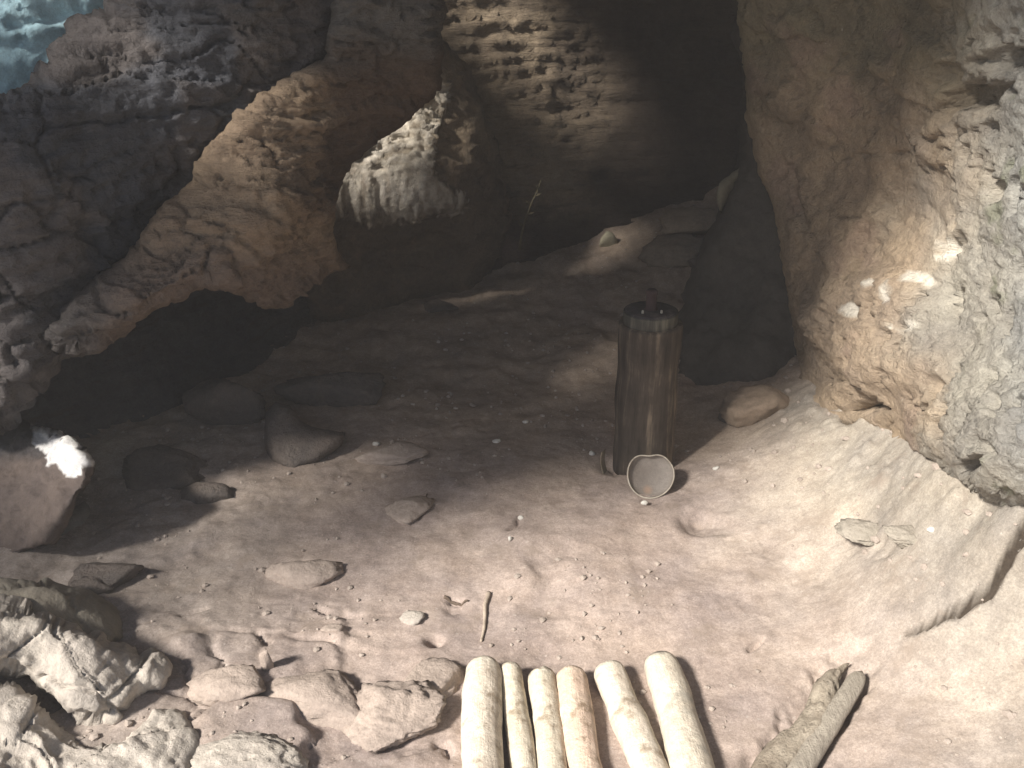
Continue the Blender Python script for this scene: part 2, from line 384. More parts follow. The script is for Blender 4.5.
# pale limestone on the back wall
LIME = np.array([(452, 84), (446, 105), (438, 130), (434, 150), (433, 178), (446, 188), (462, 190), (468, 204), (458, 213), (432, 212), (412, 222), (385, 222), (366, 230), (350, 215), (330, 225), (322, 200), (330, 170), (345, 140), (372, 125), (395, 90)], float)
def lime_in(V, P):
    n = np.stack([fbm(V, 26, 3, 501), fbm(V * np.array([1, 1, .35]), 26, 3, 502)], -1) * np.array([16, 26]); return P + n
def lime_disp(V, P):
    y = P[:, 1]; q1 = V * np.array([1, 1, 3.2]) + fbm(V, 5, 3, 12)[:, None] * .25; f1, f2, idv = cells(q1, 13, 5)
    up = sm(190, 150, y); q = V * np.array([22, 22, 3.5]); m = inside(P, LIME) * 1.0
    a = up * ((idv - .5) * .05 * sm(0, .2, f2 - f1) + fbm(q1, 9, 5, 4, .62, True) * .05) + (1 - up) * fbm(q, 1, 4, 8, .6) * .06
    b = fbm(V * np.array([1, 1, 3]), 6, 5, 14, .6, True) * .035
    return a * m + b * (1 - m) + fbm(V, 2.5, 3, 2) * .08 + m * .02
def lime_col(V, P):
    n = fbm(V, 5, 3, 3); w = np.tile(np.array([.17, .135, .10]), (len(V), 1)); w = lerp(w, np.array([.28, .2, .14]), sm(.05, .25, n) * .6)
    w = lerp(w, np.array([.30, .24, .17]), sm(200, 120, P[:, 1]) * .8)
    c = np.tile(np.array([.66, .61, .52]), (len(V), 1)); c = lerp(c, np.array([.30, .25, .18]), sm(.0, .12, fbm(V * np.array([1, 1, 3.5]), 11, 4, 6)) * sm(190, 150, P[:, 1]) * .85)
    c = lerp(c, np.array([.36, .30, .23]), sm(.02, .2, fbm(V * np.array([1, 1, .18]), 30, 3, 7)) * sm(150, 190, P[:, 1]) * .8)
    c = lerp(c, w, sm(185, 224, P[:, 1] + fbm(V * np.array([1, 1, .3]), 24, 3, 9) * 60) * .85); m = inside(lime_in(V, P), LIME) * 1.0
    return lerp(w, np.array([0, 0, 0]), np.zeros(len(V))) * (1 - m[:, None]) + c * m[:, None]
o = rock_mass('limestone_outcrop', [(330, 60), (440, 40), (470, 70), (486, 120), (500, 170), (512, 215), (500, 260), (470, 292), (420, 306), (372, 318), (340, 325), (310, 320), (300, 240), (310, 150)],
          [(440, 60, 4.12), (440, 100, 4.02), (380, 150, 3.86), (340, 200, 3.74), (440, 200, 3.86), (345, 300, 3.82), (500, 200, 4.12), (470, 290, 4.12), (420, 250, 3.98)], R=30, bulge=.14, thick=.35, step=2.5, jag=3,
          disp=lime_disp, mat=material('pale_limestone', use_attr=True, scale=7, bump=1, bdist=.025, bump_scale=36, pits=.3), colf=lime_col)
tag(o, 'rough rock bulge with a pale streaky limestone patch, beside the dark overhang', 'rock')

# left overhanging wall: rear part (lit brown ledge and dark underside), red paint mark
red = at_y(365, 12, 3.12)
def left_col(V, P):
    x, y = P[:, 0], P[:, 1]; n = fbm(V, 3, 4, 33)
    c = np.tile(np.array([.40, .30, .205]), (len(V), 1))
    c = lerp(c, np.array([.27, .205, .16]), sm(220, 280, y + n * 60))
    c = lerp(c, np.array([.15, .105, .075]), sm(-20, 14, (x - 285) - (200 - y) * .35 + n * 50) * sm(235, 190, y))  # shade of the overhang's underside is put into the colour
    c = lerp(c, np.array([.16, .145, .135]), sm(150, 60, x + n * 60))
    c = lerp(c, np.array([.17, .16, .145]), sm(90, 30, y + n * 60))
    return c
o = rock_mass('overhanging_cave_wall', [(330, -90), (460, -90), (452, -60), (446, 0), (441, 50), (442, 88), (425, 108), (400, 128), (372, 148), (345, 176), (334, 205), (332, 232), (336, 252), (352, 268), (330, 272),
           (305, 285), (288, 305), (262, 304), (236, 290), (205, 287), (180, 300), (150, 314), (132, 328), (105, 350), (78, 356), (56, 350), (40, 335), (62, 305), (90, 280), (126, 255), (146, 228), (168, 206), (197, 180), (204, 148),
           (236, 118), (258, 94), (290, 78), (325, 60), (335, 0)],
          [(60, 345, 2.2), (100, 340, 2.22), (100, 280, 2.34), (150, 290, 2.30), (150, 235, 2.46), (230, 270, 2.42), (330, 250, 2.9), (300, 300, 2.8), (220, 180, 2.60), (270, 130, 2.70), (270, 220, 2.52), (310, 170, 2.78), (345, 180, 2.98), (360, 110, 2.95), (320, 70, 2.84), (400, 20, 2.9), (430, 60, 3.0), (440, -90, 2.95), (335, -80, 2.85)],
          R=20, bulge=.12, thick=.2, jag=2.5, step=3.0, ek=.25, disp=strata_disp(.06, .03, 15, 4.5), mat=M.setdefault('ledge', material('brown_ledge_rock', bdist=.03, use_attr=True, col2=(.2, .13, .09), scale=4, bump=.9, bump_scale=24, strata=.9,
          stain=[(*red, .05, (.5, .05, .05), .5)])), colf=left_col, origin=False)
tag(o, 'brown overhanging rock wall with a lit ledge and a small red mark near its top', 'cave wall', kind='structure')
# pale rock outside in the top left gap, skylight blue put into its colour
o = rock_mass('skylit_blue_rock', [(-330, -700), (200, -700), (190, -60), (160, 20), (100, 80), (40, 130), (-330, 200)],
          [(-300, 0, 3.3), (0, 0, 3.5), (110, 0, 3.7), (0, -400, 3.9)], R=60, bulge=.2, thick=.5, jag=0, step=6, disp=strata_disp(.05, .02, 25), mat=M['outside_rock'], origin=False)
tag(o, 'pale blue sky-lit rock in the gap at the top left corner', 'rock face', kind='structure')
# left wall: front grey-blue part, shade and blue skylight put into its colour
def blue_col(V, P):
    n = fbm(V, 2.5, 4, 39); c = np.tile(np.array([.155, .14, .135]), (len(V), 1))
    c = lerp(c, np.array([.12, .11, .10]), sm(.05, .25, n) * .7)
    c = lerp(c, np.array([.085, .095, .115]), sm(.02, .2, fbm(V, 3.4, 3, 49)) * .8)
    return lerp(c, np.array([.17, .19, .21]), sm(.2, .34, fbm(V, 8, 3, 59)) * .6)
o = rock_mass('grey_blue_cave_wall', [(-330, 130), (-10, 102), (22, 86), (50, 62), (78, 28), (118, -2), (135, -60), (160, -90), (345, -90), (346, 20), (335, 90), (290, 150), (240, 230), (150, 300), (75, 335), (52, 352), (46, 372), (28, 396), (20, 410), (-20, 425), (-330, 430)],
          [(-300, 200, 2.9), (-100, 200, 2.4), (0, 200, 2.3), (100, 200, 2.5), (200, 120, 2.75), (320, 20, 3.0), (340, 20, 3.05), (290, 130, 2.95), (100, 20, 2.75), (0, 100, 2.45), (20, 380, 2.2), (-100, 400, 2.3), (-300, 400, 2.8), (150, 290, 2.65), (250, 240, 2.9), (300, -90, 2.95)],
          R=30, bulge=.12, thick=.3, jag=3.5, step=3.2, disp=strata_disp(.05, .035, 35, 2.5, .02), mat=material('shaded_grey_blue_rock', bdist=.03, use_attr=True, col2=(.06, .06, .07), scale=4, bump=.9, bump_scale=22, strata=.7, pits=.3), colf=blue_col, origin=False)
tag(o, 'dark grey-blue rough rock face at the upper left of the cave', 'cave wall', kind='structure')
# right wall
def rw_disp(V, P):
    x, y = P[:, 0], P[:, 1]
    rough = np.clip(sm(0, 60, x - 815 + .25 * (250 - y)) * sm(215, 265, y) * sm(480, 430, y) + sm(930, 975, x) * .7 + .7 * sm(40, 0, np.abs((y - 60) + (x - 1000) * .55) - 14) * sm(900, 960, x), 0, 1)
    cg = sm(70, 40, np.hypot((x - 880) / 1.2, (y - 330)) ) 
    f1, f2, idv = cells(V + fbm(V, 14, 2, 3)[:, None] * .03, 36, 3)
    d = fbm(V, 1.6, 4, 51) * .10 + fbm(V * np.array([1, 1, 1.6]), 8, 4, 55) * .018 + rough * (.008 - f1 * .016) * (.5 + idv)
    f1, f2, idv = cells(V * np.array([1, 1, .7]) + fbm(V, 9, 2, 13)[:, None] * .05, 19, 7)
    d = d - rough * sm(.46, .26, f1) * (idv > .55) * .05
    f1, f2, idv = cells(V, 60, 9); d = d + (.3 + rough) * (.3 - f1) * .008 + fbm(V, 30, 3, 57, .6, True) * .006 * (.3 + rough)
    d = d + cg * (.05 + (idv - .5) * .014)
    d = d + sm(0, 1, fbm(V, 3, 2, 66) * 3) * .03 * (1 - rough)
    holes = [(856, 409, 17, 12, .07), (990, 192, 9, 14, .05), (960, 470, 10, 9, .04), (985, 450, 7, 9, .04), (930, 385, 9, 11, .035), (973, 316, 8, 6, .03), (990, 405, 7, 14, .04), (975, 462, 8, 7, .035), (1005, 60, 26, 12, .07),
             (968, 98, 26, 16, .07), (945, 75, 14, 14, .04), (985, 130, 8, 8, .03), (865, 155, 10, 3, .02), (893, 155, 8, 2.5, .02), (1000, 365, 5, 9, .03)]
    n = fbm(V, 22, 3, 92)
    for hx, hy, rx, ry, dep in holes:
        r = np.hypot((x - hx) / rx, (y - hy) / ry) + n * 1.3
        d = d - sm(1.25, .6, r) * dep
    cr = (1 - rough) ; qq = V * np.array([1, 1, 2.2]) + fbm(V, 2, 2, 150)[:, None] * .3
    d = d + cr * (fbm(qq, 5, 5, 151, .6, True) * .030 - .010)
    f1, f2, idv = cells(V * np.array([1, 1, 1.5]) + fbm(V, 3, 3, 152)[:, None] * .5, 4.2, 153); d = d + cr * ((idv - .5) * .035 * sm(0, .12, f2 - f1) - sm(.035, 0, f2 - f1) * .02)
    # narrow vertical fissure
    L = np.array([(790, 170), (795, 190), (799, 205), (807, 228)], float); dd, t = line_dist(P, L)
    d = d - sm(3.2, 1.2, dd + n * 2) * .05
    return d
def rw_col(V, P):
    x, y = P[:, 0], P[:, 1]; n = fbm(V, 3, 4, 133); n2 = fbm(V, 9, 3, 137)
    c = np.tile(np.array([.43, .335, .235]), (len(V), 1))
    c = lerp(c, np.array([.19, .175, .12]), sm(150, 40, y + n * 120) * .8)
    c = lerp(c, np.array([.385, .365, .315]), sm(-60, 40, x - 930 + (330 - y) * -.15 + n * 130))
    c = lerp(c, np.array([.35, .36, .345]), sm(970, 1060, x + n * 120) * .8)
    c = lerp(c, np.array([.35, .28, .21]), sm(80, 45, np.hypot((x - 860) / 1.1, y - 345) + n * 50) * .7)
    c = lerp(c, np.array([.15, .17, .10]), sm(.12, .25, n2) * sm(940, 1000, x) * .6)
    c = lerp(c, np.array([.42, .30, .25]), sm(.1, .3, fbm(V, 5, 3, 140)) * .35 * sm(950, 900, x))
    for wx, wy, rx, ry in [(897, 294, 5, 10), (916, 277, 8, 5), (880, 286, 7, 4), (928, 281, 3, 5), (919, 328, 6, 5), (912, 333, 5, 3), (862, 309, 6, 5), (864, 315, 4, 3), (942, 247, 8, 10), (938, 256, 6, 4), (900, 330, 4, 3)]:
        r = np.hypot((x - wx) / rx, (y - wy) / ry) + n2 * 1.2
        c = lerp(c, np.array([.80, .76, .66]), sm(1.35, .7, r + fbm(V, 40, 2, 160) * .8) * .85)
    return c
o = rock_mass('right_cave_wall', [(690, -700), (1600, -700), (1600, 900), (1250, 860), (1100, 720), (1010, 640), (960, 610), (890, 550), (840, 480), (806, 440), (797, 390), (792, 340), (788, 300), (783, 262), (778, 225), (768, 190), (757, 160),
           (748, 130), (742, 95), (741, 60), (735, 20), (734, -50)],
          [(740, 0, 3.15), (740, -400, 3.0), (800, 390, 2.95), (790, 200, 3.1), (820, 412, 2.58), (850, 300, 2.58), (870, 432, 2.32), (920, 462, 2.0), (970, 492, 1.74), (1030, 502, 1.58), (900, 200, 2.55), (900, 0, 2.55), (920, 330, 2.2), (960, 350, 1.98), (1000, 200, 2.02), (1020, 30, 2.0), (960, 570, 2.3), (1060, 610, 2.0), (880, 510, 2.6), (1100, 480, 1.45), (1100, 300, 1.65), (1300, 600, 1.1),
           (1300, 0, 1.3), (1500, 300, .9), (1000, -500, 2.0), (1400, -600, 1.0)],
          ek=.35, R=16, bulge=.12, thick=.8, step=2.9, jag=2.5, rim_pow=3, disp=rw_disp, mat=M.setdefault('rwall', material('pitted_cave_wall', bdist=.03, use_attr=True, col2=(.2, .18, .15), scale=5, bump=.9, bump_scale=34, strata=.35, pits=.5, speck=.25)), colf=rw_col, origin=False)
tag(o, 'tan and grey pitted rock wall with white flecks on the right side of the cave', 'cave wall', kind='structure')

# added dark mass standing in for the shadow between floor and right wall
def plain_disp(a=.03, b=.012, seed=0, fr=5):
    return lambda V, P: fbm(V, fr, 4, seed) * a * 2 + fbm(V, fr * 4, 3, seed + 3, .55, True) * b + fbm(V, fr * 12, 2, seed + 4) * b * .5
o = rock_mass('shadow_rock_mass', [(738, 20), (830, 20), (850, 420), (800, 440), (740, 440), (680, 430), (672, 340), (684, 290), (700, 252), (722, 208), (742, 165), (740, 90)],
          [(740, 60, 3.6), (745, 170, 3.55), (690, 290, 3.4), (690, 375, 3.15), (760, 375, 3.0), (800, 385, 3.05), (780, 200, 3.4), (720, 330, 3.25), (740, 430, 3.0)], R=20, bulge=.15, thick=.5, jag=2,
          disp=plain_disp(.06, .03, 8, 4), mat=material('shadow_dark_rock', (.085, .075, .065), (.05, .045, .04), scale=4, bump=.6, bump_scale=20), origin=False)
tag(o, 'dark rock mass added in place of the shadow behind the metal cylinder, at the foot of the right wall', 'rock')

# ------------------------------------------------------------------ unseen cave roof added as a sun blocker, openings placed to light chosen spots
RH = 2.75
def to_roof(p): p = np.asarray(p, float); return p + S * ((RH - p[..., 2:3]) / S[2])
EDGE = [(-900, 680, 0), (-300, 670, 0), (60, 632, 0), (200, 590, 0), (350, 562, 0), (500, 530, 0), (600, 508, 0), (680, 482, 0)]
er = [to_roof(at_z(a, b, c)) for a, b, c in EDGE] + [to_roof(at_y(a, b, c)) for a, b, c in [(770, 435, 2.6), (835, 330, 2.6), (885, 215, 2.5), (935, 80, 2.25), (1060, -60, 1.7), (1300, -200, 1.2)]]
LIP = np.array([(p[0], p[1]) for p in er])
if __name__ == '__main__': print('LIP', np.round(LIP, 2).tolist())
mouth = np.vstack([[(-9, LIP[0][1] - .2)], LIP, [(9, LIP[-1][1]), (9, -9), (-9, -9)]])
HOLES = []   # (px, py, Y, rx, ry)
for px, py, Y, r in [(60, 450, 2.22, .36), (250, 150, 2.78, .26), (392, 165, 3.8, .42), (495, 20, 4.6, .30), (-110, -80, 3.6, .48)]:
    q = to_roof(at_y(px, py, Y)); HOLES.append((q[0], q[1], r))
def open_at(x, y):
    q = np.stack([x, y], -1); n = fbm(np.hstack([q, np.zeros((len(q), 1))]), 2.3, 3, 5) * .35
    op = inside(q + n[:, None] * .5, mouth)
    for hx, hy, r in HOLES: op |= (np.hypot(x - hx, y - hy) + n * .4) < r
    return op
gs = .06
rx_ = np.arange(-4.6, 4.6, gs); ry_ = np.arange(-1.5, 7.6, gs); RX, RY = np.meshgrid(rx_, ry_)
solid = ~open_at(RX.ravel() + gs / 2, RY.ravel() + gs / 2).reshape(RX.shape)
vid = {}; RV = []; RF = []
def rv(i, j, k):
    if (i, j, k) not in vid:
        vid[(i, j, k)] = len(RV); RV.append((rx_[0] + i * gs, ry_[0] + j * gs, RH if k == 0 else RH + .14))
    return vid[(i, j, k)]
nj, ni = solid.shape
for j in range(nj):
    for i in range(ni):
        if not solid[j, i]: continue
        a = [rv(i, j, 0), rv(i + 1, j, 0), rv(i + 1, j + 1, 0), rv(i, j + 1, 0)]; b = [rv(i, j, 1), rv(i + 1, j, 1), rv(i + 1, j + 1, 1), rv(i, j + 1, 1)]
        RF.append(a[::-1]); RF.append(b)
        for di, dj, e in ((0, -1, (0, 1)), (1, 0, (1, 2)), (0, 1, (2, 3)), (-1, 0, (3, 0))):
            jj, iii = j + dj, i + di
            if not (0 <= jj < nj and 0 <= iii < ni) or not solid[jj, iii]: RF.append([a[e[0]], a[e[1]], b[e[1]], b[e[0]]])
RV = np.array(RV); RV = RV + np.stack([fbm(RV, 3, 3, 1), fbm(RV, 3, 3, 2), fbm(RV, 2, 4, 3) * 2.0], -1) * .12
tag(mesh_obj('sun_blocking_roof', RV, RF, material('roof_rock', (.24, .19, .15), (.15, .13, .11), scale=3, bump=.8, bump_scale=15)), 'unseen rock roof shaped to block the sun, with openings for light pools', 'sun blocker', kind='structure')

# ------------------------------------------------------------------ boulders with a traced outline
def block_disp(a, seed, fr=5, fine=.008):
    def f(V, P):
        f1, f2, idv = cells(V * np.array([1, 1, 1.4]) + fbm(V, 5, 3, seed)[:, None] * .12, fr, seed + 1)
        g1, g2, idw = cells(V + fbm(V, 9, 3, seed + 4)[:, None] * .06, fr * 2.7, seed + 5)
        return (idv - .5) * a * sm(0, .14, f2 - f1) - sm(.04, 0, f2 - f1) * a * .3 + (idw - .5) * a * .35 * sm(0, .2, g2 - g1) + fbm(V, 6, 3, seed + 2) * a * .8 + fbm(V, 30, 3, seed + 3, .6, True) * fine
    return f
sun_spot_poly = np.array([(31, 424), (50, 430), (62, 433), (74, 447), (90, 460), (91, 466), (80, 467), (78, 474), (66, 476), (60, 466), (50, 468), (50, 456), (36, 448)], float)
def sun_spot_col(V, P):
    n = fbm(V, 12, 3, 12); c = np.tile(np.array([.15, .12, .105]), (len(V), 1))
    c = lerp(c, np.array([.07, .07, .075]), sm(470, 440, P[:, 1] + n * 30))
    m = inside(P + n[:, None] * 6, sun_spot_poly) & (fbm(V, 40, 2, 18) < .3)
    return lerp(c, np.array([.87, .87, .85]), m * 1.0)  # sun spot on the tip is painted as a white patch
o = rock_mass('boulder', [(-60, 420), (0, 418), (28, 422), (45, 428), (62, 433), (76, 446), (92, 462), (90, 482), (78, 500), (66, 520), (52, 537), (20, 558), (-60, 575)],
          [(0, 430, 2.42), (45, 430, 2.40), (60, 446, 2.27), (90, 465, 2.12), (90, 480, 2.08), (40, 500, 2.10), (20, 555, 2.05), (-50, 430, 2.45), (-40, 560, 2.05)], R=9, bulge=.07, thick=.4, step=2.5, jag=1.5,
          disp=plain_disp(.03, .02, 18), mat=material('boulder_rock', use_attr=True, scale=7, bump=.8, bump_scale=28), colf=sun_spot_col)
tag(o, 'large brown boulder at the left edge with a glaring white sunlit patch on its tip', 'boulder')
o = rock_mass('standing_stone', [(62, 512), (85, 500), (93, 508), (88, 530), (76, 548), (62, 560), (45, 548), (42, 535)], [(60, 555, 2.12), (85, 505, 2.3), (45, 540, 2.15)], R=14, bulge=.06, thick=.2, step=3, jag=1,
          disp=plain_disp(.012, .005, 28), mat=material('grey_stone', (.20, .19, .175), scale=6, bump_scale=30)); tag(o, 'grey rounded stone in the shade below the boulder with the white tip', 'stone')
o = rock_mass('rounded_slab', [(-60, 590), (0, 580), (40, 582), (76, 590), (106, 604), (122, 622), (126, 636), (112, 650), (60, 650), (0, 640), (-60, 650)],
          [(-50, 600, .20), (0, 590, .19), (60, 600, .16), (110, 625, .09), (60, 640, .13), (0, 630, .17)], mode='z', R=16, bulge=.09, thick=.2, step=3, jag=1.2,
          disp=block_disp(.03, 38, 4), mat=material('olive_grey_stone', (.25, .225, .18), (.19, .165, .13), scale=6, bump_scale=36, bump=.5)); tag(o, 'long dull olive-grey slab behind the bright pale rock at the left edge', 'rock')
o = rock_mass('pale_boulder', [(-60, 600), (0, 606), (48, 616), (100, 638), (145, 655), (166, 664), (171, 690), (148, 694), (133, 704), (134, 728), (118, 730), (98, 722), (72, 716), (55, 700), (36, 690), (28, 676), (10, 672), (-60, 668)],
          [(-50, 610, .30), (0, 615, .27), (60, 630, .22), (140, 665, .12), (165, 685, .08), (40, 680, .16), (100, 690, .15), (120, 725, .05), (0, 665, .22)], mode='z', R=15, bulge=.10, thick=.25, step=2.4, jag=2.0,
          disp=block_disp(.05, 48), mat=M['pale_rock']); tag(o, 'large pale grey boulder with a rough broken face at the lower left', 'boulder')
o = rock_mass('pale_boulder', [(-60, 690), (14, 684), (36, 700), (60, 720), (90, 736), (120, 740), (136, 720), (150, 698), (188, 706), (198, 722), (202, 745), (196, 768), (200, 830), (-60, 830)],
          [(-50, 700, .16), (14, 690, .14), (60, 740, .10), (130, 750, .09), (190, 720, .06), (0, 800, .13), (190, 790, .05)], mode='z', R=13, bulge=.08, thick=.22, step=2.4, jag=1.8,
          disp=block_disp(.045, 58), mat=M['pale_rock']); tag(o, 'broad pale rock in the bottom left corner, below the rough-faced boulder', 'boulder')
o = rock_mass('wedge_stone', [(265, 414), (276, 402), (290, 404), (302, 422), (322, 430), (345, 433), (340, 446), (320, 462), (292, 474), (272, 462), (264, 440)], [(290, 472, 2.55), (276, 405, 2.75), (340, 438, 2.66)], R=12, bulge=.06, thick=.22, step=2.6, jag=1.2,
          disp=plain_disp(.012, .005, 68), mat=M['dim_rock']); tag(o, 'wedge-shaped brown stone lying at the edge of the shade, left of centre', 'stone')
o = rock_mass('pointed_stone', [(719, 184), (733, 172), (748, 163), (743, 178), (735, 192), (724, 206), (721, 216), (716, 200)], [(720, 205, 3.55), (745, 168, 3.6), (720, 185, 3.55)], R=8, bulge=.03, thick=.1, step=2.4, jag=1,
          disp=plain_disp(.01, .004, 78), mat=material('olive_stone', (.20, .18, .13), scale=7)); tag(o, 'small pointed upright stone beside the dark shadow mass at the back', 'stone')

M['clod'] = material('bank_clod', (.38, .34, .285), (.30, .27, .22), scale=8, bump=.9, bump_scale=40, pits=.5)
# ------------------------------------------------------------------ loose rocks
def ico(sub):
    bm = bmesh.new(); bmesh.ops.create_icosphere(bm, subdivisions=sub, radius=1)
    V = np.array([v.co[:] for v in bm.verts]); F = [[v.index for v in f.verts] for f in bm.faces]; bm.free(); return V, F
ICO = {k: ico(k) for k in (1, 2, 3, 4, 5)}
def rock_shape(seed, sub=4, planes=8, sharp=.93, rough=.05):
    r = np.random.RandomState(seed); V, F = ICO[sub]; n = r.randn(planes, 3); n /= np.linalg.norm(n, axis=1, keepdims=True); dd = .42 + .40 * r.rand(planes)
    dots = V @ n.T; lim = np.where(dots > .05, dd / np.maximum(dots, .05), 9).min(1); lim = np.minimum(lim, 1.0)
    R = lim * sharp + (1 - sharp) * .85; P = V * R[:, None]
    P = P * (1 + fbm(P + seed, 1.6, 4, seed)[:, None] * .14 + fbm(P * [1, 1, 1.6] + seed * 2, 2.6, 3, seed + 8, .55, True)[:, None] * .26 + fbm(P + seed, 5, 4, seed + 2, .6, True)[:, None] * (rough + .06) + fbm(P + seed, 13, 2, seed + 4)[:, None] * .08 + fbm(P + seed, 24, 2, seed + 6)[:, None] * .03)
    return P, F
def rock(name, px, py, w_, h_, label, mat=None, cat='stone', seed=0, sub=4, rough=.05, sink=.4, rot=None, ratio=.8, sharp=.93, group=None):
    g = ghit(px, py + h_ * .25); sl_ = float((g - CAM) @ np.array([0, math.cos(PITCH), -math.sin(PITCH)]))
    rx2 = w_ / 2 * sl_ / FPX; hw = h_ / 2 * sl_ / FPX; e = math.atan2(1.5 - g[2], g[1]); ry2 = min(rx2 * ratio, hw / math.sin(e) * .75)
    rz2 = max((hw - ry2 * math.sin(e)) / math.cos(e), .3 * rx2, .006)
    P, F = rock_shape(seed + 100, sub, rough=rough, sharp=sharp)
    a = rot if rot is not None else 0
    P = P * np.array([rx2, ry2, rz2]) / .68; ca, sa = math.cos(a), math.sin(a); P = P @ np.array([[ca, sa, 0], [-sa, ca, 0], [0, 0, 1]])
    loc = np.array([g[0], g[1] , gz(g[0], g[1]) + rz2 * (1 - sink) * .8])
    return tag(mesh_obj(name, P + loc, F, mat or M['dusty_rock'], loc=loc), label, cat, group)
rock('rough_stone', 240, 686, 62, 30, 'small crumbly light stone with a thin upright chip, low on the left floor', seed=1, rough=.22)
rock('stone_chip', 268, 668, 10, 26, 'thin light chip standing behind the small crumbly stone at the lower left', seed=2, sub=3, sharp=1)
rock('flush_rock', 322, 682, 78, 62, 'flat dusty rock lying flush with the dirt, left of the crumbly round rock', seed=34, sink=.7, ratio=1, rough=.05)
rock('crumbly_rock', 389, 708, 90, 62, 'crumbly round rock with a dark gap below it, left of the wooden poles', seed=4, sub=5, rough=.24, sink=.4)
rock('pale_rock', 236, 752, 88, 60, 'pale rock cut off by the bottom edge of the picture', M['pale_rock'], seed=36, sub=5, rough=.1, sink=.6)
rock('flush_rock', 432, 676, 50, 50, 'small flush rock with a dark dent above it, beside the tip of the leftmost pole', seed=6, sink=.62, ratio=1)
rock('dusty_stone', 755, 402, 46, 42, 'rounded brown stone sitting in the shadow of the metal cylinder', material('tan_stone', (.34, .26, .19), scale=7), seed=7, sink=.25, rough=.03)
rock('small_stone', 727, 412, 13, 24, 'narrow little stone left of the rounded brown stone', M['dim_rock'], seed=8, sub=3, sink=.3)
rock('orange_stone', 803, 321, 22, 24, 'small orange-brown stone at the foot of the right wall', material('orange_stone', (.45, .29, .14), scale=9), seed=9, sub=3, sink=.2)
rock('flat_stone', 392, 452, 48, 20, 'flat light stone on the floor at the edge of the shade', M['dusty_rock'], seed=10, sink=.35, ratio=.7)
rock('dark_boulder', 332, 385, 78, 46, 'dark boulder in the shade behind the wedge-shaped stone', M['dim_rock'], seed=11, sink=.3, ratio=.6)
rock('dark_boulder', 232, 408, 64, 50, 'big dark boulder deep in the shade of the left recess', M['dim_rock'], seed=12, sink=.2, ratio=.5)
rock('brown_stone', 440, 306, 30, 14, 'small low brown stone at the far edge of the floor', M['dim_rock'], seed=15, sub=3)
rock('dark_stone', 155, 460, 80, 34, 'broad dark rock at the foot of the left recess', M['dim_rock'], seed=17, sink=.6)
rock('dark_stone', 215, 488, 44, 18, 'small dark rock right of the broad one in the left recess', M['dim_rock'], seed=18, sub=3)
rock('brown_boulder', 668, 250, 46, 32, 'cracked dark stone among the rubble at the back right', material('cracked_rubble', (.26, .21, .16), scale=8), seed=19, rough=.3, sink=.3)
rock('brown_boulder', 690, 224, 58, 34, 'lumpy brown rock at the top of the rubble at the back right', material('rubble_rock', (.30, .235, .17), scale=8), seed=20, rough=.15, sink=.2)
rock('brown_stone', 700, 262, 30, 20, 'small brown stone below the rubble at the back right', M['dim_rock'], seed=21, sub=3, sink=.3)
rock('pale_stub', 606, 242, 14, 15, 'small pale stone stub at the far edge of the floor', material('stub_stone', (.42, .38, .27), scale=9), seed=22, sub=3, sink=.2, ratio=.5)
rock('flush_rock', 410, 500, 44, 30, 'small flat rock sunk in the dirt below the flat light stone', M['dusty_rock'], seed=23, sink=.72)
rock('flush_rock', 305, 566, 50, 26, 'low dusty rock sunk in the dirt in the middle of the left floor', M['dusty_rock'], seed=24, sink=.72)
rock('dark_stone', 112, 572, 64, 26, 'brown stone behind the right end of the olive-grey slab', M['dim_rock'], seed=25, sink=.5)
rock('dark_stone', 92, 585, 40, 20, 'small reddish stone touching the olive-grey slab', M['dim_rock'], seed=26, sink=.4, sub=3)
rock('light_stone', 412, 616, 22, 11, 'tiny light stone on the dirt above the small flush rock', M['pale_rock'], seed=27, sub=3, sink=.4)
rock('light_stone', 333, 632, 16, 9, 'tiny tan stone on the dirt left of the wooden poles', M['dusty_rock'], seed=28, sub=3, sink=.4)
rock('clod', 910, 528, 44, 20, 'grey crumbly clod in the bank at the right', M['clod'], seed=29, rough=.3, sink=.7)
rock('clod', 873, 512, 40, 22, 'tan crumbly clod left of the grey one in the right bank', M['clod'], seed=30, rough=.3, sink=.75)
rock('pale_rock', 178, 757, 30, 20, 'small white lump at the bottom edge between two pale rocks', M['pale_rock'], seed=32, sub=3, sink=.3)
rock('dark_boulder', 46, 690, 40, 30, 'dark stone wedged in the gap of the pale boulders', M['dim_rock'], seed=33, sink=.7)
# unseen boulder added left of the viewer to shade the lower left corner
P, F = rock_shape(501, 5); P = P * np.array([.42, .42, .62])
tag(mesh_obj('boulder', P + np.array([-1.74, .86, .42]), F, M['pale_rock'], loc=np.array([-1.74, .86, .42])), 'tall pale boulder added out of view to shade the lower left corner', 'boulder')
# white chips
white = material('white_chip', (.66, .64, .58), (.55, .52, .46), scale=20, bump=.3)
for k, (px, py, s_, lb) in enumerate([(591, 456, 6, 'round white chip on the floor just left of the metal cylinder'), (376, 443, 6, 'tiny white chip beside the flat light stone'), (497, 443, 7, 'white chip on the dim floor, left of the cylinder'),
        (525, 424, 5, 'tiny white chip on the dim floor behind the other chips'), (521, 516, 6, 'white chip on the lit floor below the small crack'), (645, 503, 6, 'white chip on the floor in front of the bowl'),
         (510, 540, 5, 'tiny pale chip beside the small crack in the lit floor'), (716, 470, 6, 'pale chip on the bank at the right of the cylinder'),
         (930, 531, 8, 'cream chip in the bank at the right, beside the clods')]):
    rock('white_chip', px, py, s_ * .95, s_ * .7, lb, white, 'stone chip', seed=60 + k, sub=2, sink=.1, sharp=1, group='white chips on the cave floor')
